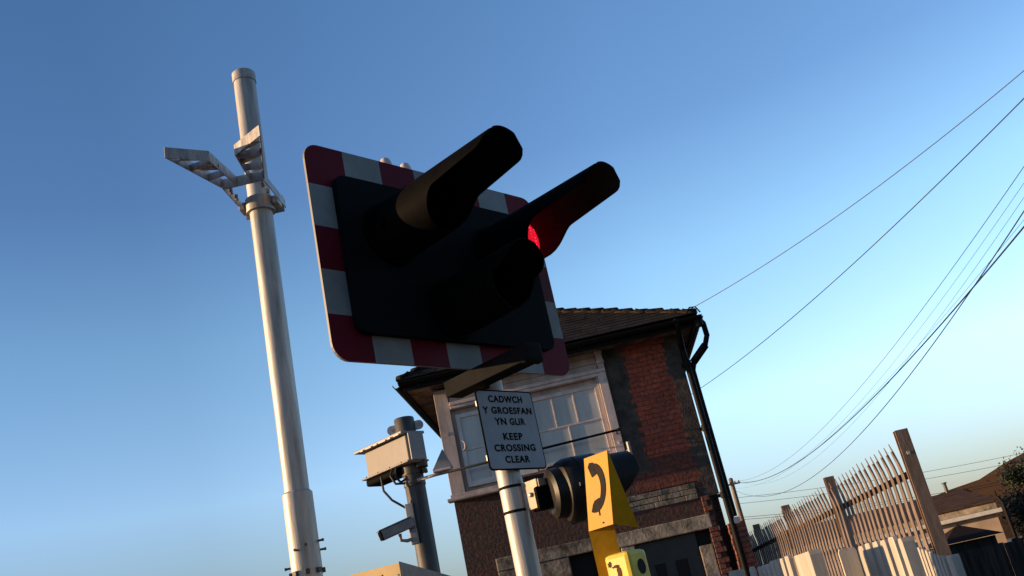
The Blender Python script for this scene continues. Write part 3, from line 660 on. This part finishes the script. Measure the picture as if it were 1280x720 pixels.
c0 = Vector((-2.03, 9.70, 2.835)); c1 = Vector((-1.73, 9.86, 2.925)); cdv = (c1-c0).normalized(); cs = cdv.cross(zv).normalized(); cu_ = cs.cross(cdv)
MB().obox((c0+c1)/2, (cdv, cs, cu_), ((c1-c0).length, .10, .10), .016).build('body', 'housing_grey', cc)
MB().obox((c0+c1)/2+cu_*.055-cdv*.01, (cdv, cs, cu_), ((c1-c0).length+.02, .115, .01), .004).build('sun_shield', 'housing_grey', cc)
MB().obox(c0-cdv*.004, (cdv, cs, cu_), (.02, .092, .092), .012).build('lens', 'black', cc)
m = MB().box(-1.78, -1.70, 9.875, 9.905, 2.72, 3.12, .006); m.build('mounting_plate', 'galv', cc)
m = MB().tube([(-1.86, 9.80, 2.83), (-1.86, 9.81, 2.765), (-1.80, 9.83, 2.75), (-1.72, 9.87, 2.77)], .018, 10); m.box(-1.77, -1.69, 9.84, 9.875, 2.70, 2.86, .01); m.build('bracket', 'housing_grey', cc)
al = empty('triangular_lamp', (-1.55, 9.85, 3.33), 'small pale triangular hood on a thin arm beside the camera post', 'lamp')
MB().tube([(-1.60, 9.84, 3.325), (-1.24, 9.80, 3.345)], .017, 10).build('arm', 'galv_dull', al)
MB().prism([(-1.425, 9.78, 3.375), (-1.215, 9.78, 3.375), (-1.285, 9.78, 3.575)], (0, .12, 0), bev=.004).build('hood', 'housing_grey', al)
MB().box(-1.415, -1.225, 9.74, 9.90, 3.35, 3.372, .005).build('shelf', 'cream2', al)

# ------------------------------------------------------------------ tan cabinet in the left foreground
kx, ky, kz = -1.076, 5.534, 2.14
cab = empty('barrier_cabinet', (-1.4, 6.4, 0), 'tan metal equipment cabinet with slatted side, sunlit front, below the camera post', 'cabinet')
fd = Vector((-.966, .26, 0)); MB().obox(Vector((kx-.006, ky, kz/2))+fd*.31-Vector((.26, .966, 0))*-.008, (fd, (.26, .966, 0), zv), (.62, .015, kz), .002).build('front_panel', 'tan', cab)
m = MB().box(kx-.006, kx+.0, ky-.006, ky+1.95, kz-.10, kz+.006, .002); m.build('side_rail', 'cabside', cab); MB().box(kx-.006, kx, ky-.006, ky+1.95, .02, .25, .002).build('side_rail', 'cabside', cab)
m = MB()
for k in range(48): m.box(kx-.03, kx-.012, ky+.04+k*.04, ky+.062+k*.04, .2, kz-.06)
m.build('slat', 'pinkslat', cab)['kind'] = 'stuff'
MB().box(kx-.60, kx-.04, ky+.2, ky+1.93, .02, kz-.06).build('body', 'cabside', cab)
m = MB().box(kx-.60, kx-.01, ky+.17, ky+1.95, kz-.012, kz-.004); m.build('roof_sheet', 'tan', cab)
m = MB()
for u in (.11, .33, .52): m.cyl((kx-u, ky, kz-.05), (0, -1, 0), [(0, .006), (.004, .005)], 8)
m.build('rivet', 'rust', cab)

# ------------------------------------------------------------------ palisade fence beside the line
FX = 2.6
pf = empty('palisade_fence', (FX, 8, 0), 'rust stained palisade fence with curved pointed pales receding behind the cabin', 'fence')
posts = [8.0+2.72*k for k in range(6)]
for y in posts:
    m = MB(); h = 2.545
    m.box(FX-.0, FX+.105, y, y+.008, 0, h); m.box(FX+.045, FX+.055, y+.008, y+.05, 0, h); m.box(FX, FX+.105, y+.05, y+.058, 0, h)
    m.build('post', 'rusty', pf)
MB().box(FX+.035, FX+.06, 7.996, 7.9995, 2.34, 2.365).build('tag', 'sashw', pf)
for z in (2.16, .42):
    for y0, y1 in zip(posts, posts[1:]):
        m = MB().box(FX+.012, FX+.018, y0+.06, y1-.002, z, z+.06); m.box(FX+.018, FX+.065, y0+.06, y1-.002, z+.054, z+.06); m.build('rail', 'rusty', pf)
pm = None
for bi, (y0, y1) in enumerate(zip(posts, posts[1:])):
    for k in range(17):
        y = y0+.13+(y1-y0-.2)*k/16.4
        if pm is None:
            m = MB(); zs = [.08, 1.9, 2.08, 2.2, 2.30, 2.40, 2.465]; xs = [0, 0, .004, .004, -.006, -.024, -.04]; ws = [.035, .035, .035, .033, .026, .016, .003]
            for sg in (-1, 1):                                   # W-section: two slanted webs
                for i in range(6):
                    a = [Vector((FX-.002+xs[i], y0, zs[i])), Vector((FX-.002+xs[i+1], y0, zs[i+1]))]
                    q = [a[0]+Vector((0, 0, 0)), a[0]+Vector((-.018 if i < 5 else -.006, sg*ws[i], 0)), a[1]+Vector((-.018 if i < 5 else -.002, sg*ws[i+1], 0)), a[1]]
                    m.prism(q, (.004, 0, 0))
            pm = m.build('pale', 'pale', pf); pm.location.y = y-y0; base_y = y0
        else:
            o = pm.copy(); col.objects.link(o); o.parent = pf; o.location = (random.uniform(-.004, .004), y-base_y, random.uniform(-.012, .008)); o.rotation_euler.z = 0

# ------------------------------------------------------------------ cream picket runs in the foreground
def picket_run(label, loc, front, side, rails):
    """front: (x0, x1, y, h) pickets facing the road; side: (x, y0, y1, h, thickness) pickets facing the line"""
    r = empty('picket_fence', loc, label, 'fence', 'cream picket panels in the foreground')
    def pk(p, q, h, ext):                                        # board from p to q, slightly chamfered top
        p = Vector(p); q = Vector(q); d = (q-p); w_ = d.length; d.normalize(); c = min(.008, w_*.2); j = random.uniform(-.006, .004); t = random.uniform(-.006, .006)
        MB().prism([p, q, q+zv*(h-.018+j)+d*t, q-d*c+zv*(h+j)+d*t, p+d*c+zv*(h+j)+d*t, p+zv*(h-.018+j)+d*t], ext, bev=.0015).build('picket', 'picket', r)
    for x0, x1, y, h in front: pk((x0, y, 0), (x1, y, 0), h, (0, .022, 0))
    for x, y0, y1, h, th in side: pk((x, y1, 0), (x, y0, 0), h, (th, 0, 0))
    xs = [f[0] for f in front]+[f[1] for f in front]
    for z in rails:
        if front: MB().box(min(xs)+.01, max(xs)-.005, front[0][2]+.024, front[0][2]+.06, z, z+.07).build('rail', 'picket', r)
        x = side[0][0]; MB().box(x+.025, x+.055, side[-1][1]+.065, side[0][2]-.01, z, z+.07).build('rail', 'picket', r)
picket_run('low cream picket panel by the cabin corner ending in one broad sunlit post', (1.0, 5.5, 0),
    [(.50, .57, 6.6, 1.735), (.60, .67, 6.6, 1.735), (.70, .765, 6.6, 1.735), (.82, .92, 6.6, 1.735), (.955, .995, 6.6, 1.735)],
    [(1.0, y, y+.11, 1.725, .022) for y in (6.42, 6.25, 6.08, 5.91, 5.74, 5.57, 5.40)]+[(1.0, 4.85, 5.24, 1.712, .062)], (1.45, .3))
picket_run('middle cream picket panel with wide sunlit pickets before the palisade fence', (1.35, 5, 0),
    [(1.245, 1.292, 5.34, 1.695), (1.30, 1.347, 5.34, 1.695)],
    [(1.35, y, y+.09, 1.69, .022) for y in (5.235, 5.095, 4.955, 4.815, 4.675)]+[(1.35, 4.555, 4.615, 1.675, .055)], (1.40, .3))
picket_run('rightmost cream picket panel of thin pickets sloping down to an end post', (2.45, 7.7, 0), [],
    [(2.45, 7.99-.078*k, 8.04-.078*k, 1.648-.0155*k, .018) for k in range(8)]+[(2.45, 7.28, 7.39, 1.535, .06)], (1.25, .3))

# ------------------------------------------------------------------ telegraph pole and wires
tpole = empty('telegraph_pole', (7.6, 50, 0), 'slim wooden telegraph pole far behind the palisade fence with wires fanning out', 'utility pole')
MB().cyl((7.6, 50, 0), zv, [(0, .15), (6.95, .11), (7.0, .04)], 16).build('shaft', 'pole_wood', tpole)
m = MB().box(7.2, 8.0, 49.84, 49.9, 6.62, 6.70)
for x in (7.25, 7.5, 7.75, 7.95): m.cyl((x, 49.87, 6.70), zv, [(0, .03), (.05, .035), (.1, .02)], 10)
m.build('crossarm', 'pole_wood', tpole)
def wire(label, p0, p1, sag, r, grp='overhead wires from the telegraph pole'):
    p0 = Vector(p0); p1 = Vector(p1); mid = p0
    pts = [p0.lerp(p1, t/60)-zv*(4*sag*(t/60)*(1-t/60)) for t in range(61)]
    o = MB().tube(pts, r, 6).build('overhead_wire', 'cable', loc=p0); tag(o, label, 'wire', grp)
WL = 'thin dark wire sweeping from the telegraph pole up to the right edge'
def at9(a, b, k=1.0):                                           # carry the wire on past the frame to a pole out of view
    a = Vector(a); b = Vector(b); return b
wire('thick black cable sagging lowest from telegraph pole to right edge', (7.6, 50, 6.8), (5.417, 9, 4.758), .99, .0105)
wire('black cable hung below the pole top, crossing the thick cable', (7.6, 50, 6.4), (5.55, 9, 5.086), 1.546, .0075)
wire('steepest and uppermost thin wire of the fan leaving the telegraph pole', (7.55, 50, 6.85), (5.721, 9, 5.507), 1.066, .0045)
for (a, b, s_) in (((7.8, 50, 6.8), (5.652, 9, 5.337), 1.17), ((7.5, 50, 6.5), (5.45, 9, 4.839), .92), ((7.9, 50, 6.75), (5.60, 9, 5.20), 1.3)):
    wire(WL, a, b, s_, .0026)
wire('upper of two long wires, running up from the cabin roof corner', (2.25, 14.1, 5.70), (6.015, 9, 6.234), .17, .0055, 'pair of long wires above the cabin')
wire('lower of two long wires, passing behind the cabin downpipe', (2.324, 30, 7.098), (5.925, 9, 6.011), .435, .0075, 'pair of long wires above the cabin')
for z0_, z1_ in ((7.15, 6.56), (6.727, 6.04)):
    wire('faint distant wire above the bungalow roof and hillside', (10.5, 70, z0_+.6), (33.4, 70, z1_-.1), .35, .012, 'faint distant wires')
for z0_, z1_ in ((5.68, 5.0), (5.52, 4.84)):
    wire('faint distant wire low over the hillside beside the bungalow', (10.5, 70, z0_+.7), (33.4, 70, z1_-.1), .45, .014, 'faint distant wires')

# ------------------------------------------------------------------ bungalow, shed, fence, bush on the right
bg_ = empty('bungalow', (9.9, 25, 0), 'low pale bungalow with brown tiled roof beyond the palisade fence', 'house')
MB().box(4.6, 9.85, 25.2, 31, 0, 2.25).build('wall', 'house_wall', bg_)
MB().box(4.5, 9.98, 25.0, 25.2, 2.10, 2.20, .01).build('fascia', 'sashw', bg_)
MB().box(4.5, 9.9, 25.06, 25.2, 2.205, 2.40, .01).build('parapet', 'stone', bg_)
m = MB()
for r in range(9):
    z = 2.38+r*.062; y = 25.0+r*.33; m.obox((7.2-.02*r, y+.2, z+.04), ((1, 0, 0), (0, .33, .055), (0, -.055, .33)), (5.5-.05*r, .40, .03))
m.prism([(4.5, 25.1, 2.36), (9.9, 25.1, 2.36), (9.7, 28.0, 2.9), (9.9, 31, 2.36), (4.5, 31, 2.36), (4.7, 28.0, 2.9)][:3]+[(4.7, 28.0, 2.9)], (0, .05, -.05))
m._add([(4.5, 31.1, 2.36), (9.9, 31.1, 2.36), (9.7, 28.0, 2.93), (4.7, 28.0, 2.93), (4.5, 25.1, 2.34), (9.9, 25.1, 2.34)], [(0, 1, 2, 3), (1, 5, 2), (0, 3, 4)])
rf2 = m.build('roof', 'house_roof', bg_)
m = MB().cyl((9.2, 28.0, 2.9), zv, [(0, .05), (.30, .045), (.31, .07), (.34, .07)], 10); m.build('flue', 'dsteel', rf2)
m = MB().tube([(9.98, 25.02, 2.45), (10.03, 24.95, 2.3), (10.03, 24.97, .2)], .05, 8); m.build('downpipe', 'gutter', bg_)
for x in (5.4, 7.2):
    f = MB(); f.box(x, x+1.1, 25.16, 25.2, .9, .96); f.box(x, x+1.1, 25.16, 25.2, 1.84, 1.9); f.box(x, x+.06, 25.16, 25.2, .96, 1.84); f.box(x+1.04, x+1.1, 25.16, 25.2, .96, 1.84); f.box(x+.52, x+.58, 25.16, 25.2, .96, 1.84)
    f = f.build('window', 'sashw', bg_); MB().box(x+.06, x+1.04, 25.185, 25.195, .96, 1.84).build('pane', 'glass', f)
bg_.rotation_euler.z = radians(-14)
sh = empty('shed', (7.4, 21.1, 0), 'dark garden shed with a low pointed felt roof in front of the bungalow', 'shed')
MB().box(6.9, 7.85, 20.45, 21.75, 0, 1.61).build('wall', 'darkwood', sh)
m = MB(); m._add([(6.75, 20.3, 1.62), (7.98, 20.3, 1.62), (7.98, 21.9, 1.62), (6.75, 21.9, 1.62), (7.38, 21.1, 1.93), (7.5, 21.1, 1.93)], [(0, 1, 5, 4), (1, 2, 5), (2, 3, 4, 5), (3, 0, 4), (3, 2, 1, 0)])
m.cyl((7.44, 21.1, 1.91), zv, [(0, .05), (.06, .02)], 8); m.build('roof', 'slate', sh)
gf = empty('garden_fence', (7, 16, 0), 'dark close boarded timber fence in shade at the lower right', 'fence')
m = MB(); x = 4.6
while x < 11:
    m.box(x, x+.14, 16+random.uniform(-.006, .006), 16.02, .05, 1.47+random.uniform(-.012, .012)); x += .148
m.build('boards', 'darkwood', gf)
for x in (4.6, 6.4, 8.2, 10.0): MB().box(x, x+.09, 16.03, 16.12, 0, 1.5).build('post', 'darkwood', gf)
m = MB()
for k in range(5): m.box(6.50+k*.11, 6.54+k*.11, 15.97, 15.99, 1.0, 1.45)
m.build('red_stake', 'brickr', gf)
def bush(name, label, c, rad, n, m1, m2, ls, grp=None):
    random.seed(int(c[0]*10))
    r = empty(name, (c[0], c[1], 0), label, 'bush', grp)
    tr = MB()
    for k in range(5):
        a = k*1.3; e = Vector(c)+Vector((rad[0]*.6*cos(a), rad[1]*.6*sin(a), rad[2]*.3)); b0 = Vector((c[0], c[1], 0))
        tr.tube([b0, b0.lerp(e, .5)+Vector((random.uniform(-.1, .1),)*2+(0,)), e], [.07, .045, .015], 8)
    tr.build('trunk', 'bark', r)
    lf = MB(); clumps = []
    for k in range(46):
        v = Vector((random.gauss(0, 1), random.gauss(0, 1), random.gauss(0, 1))).normalized()*random.uniform(.1, .95)**.8
        clumps.append((Vector(c)+Vector((v.x*rad[0], v.y*rad[1], v.z*rad[2])), random.uniform(.18, .36)*min(rad)))
    for i in range(n):
        cc_, cr_ = random.choice(clumps); p = cc_+Vector((random.gauss(0, 1), random.gauss(0, 1), random.gauss(0, 1)))*cr_*.62
        u = Vector((random.gauss(0, 1), random.gauss(0, 1), random.gauss(0, 1))).normalized(); v = u.orthogonal().normalized(); q = ls*random.uniform(.6, 1.3)
        lf._add([p-u*q, p+v*q*.5, p+u*q, p-v*q*.5], [(0, 1, 2, 3)], mi=0 if random.random() < .75 else 1)
    lf.build('crown', [m1, m2], r, sharp=False)
bush('garden_bush', 'large dark evergreen bush at the right edge above the bungalow gable', (12.0, 26.5, 2.25), (1.45, 1.2, 1.55), 30000, 'leaf', 'leaf', .05)
bush('garden_bush', 'russet leaved bush in front of the dark evergreen at the right edge', (11.0, 24.0, 1.5), (1.0, .8, .75), 9000, 'leaf2', 'leaf', .05)
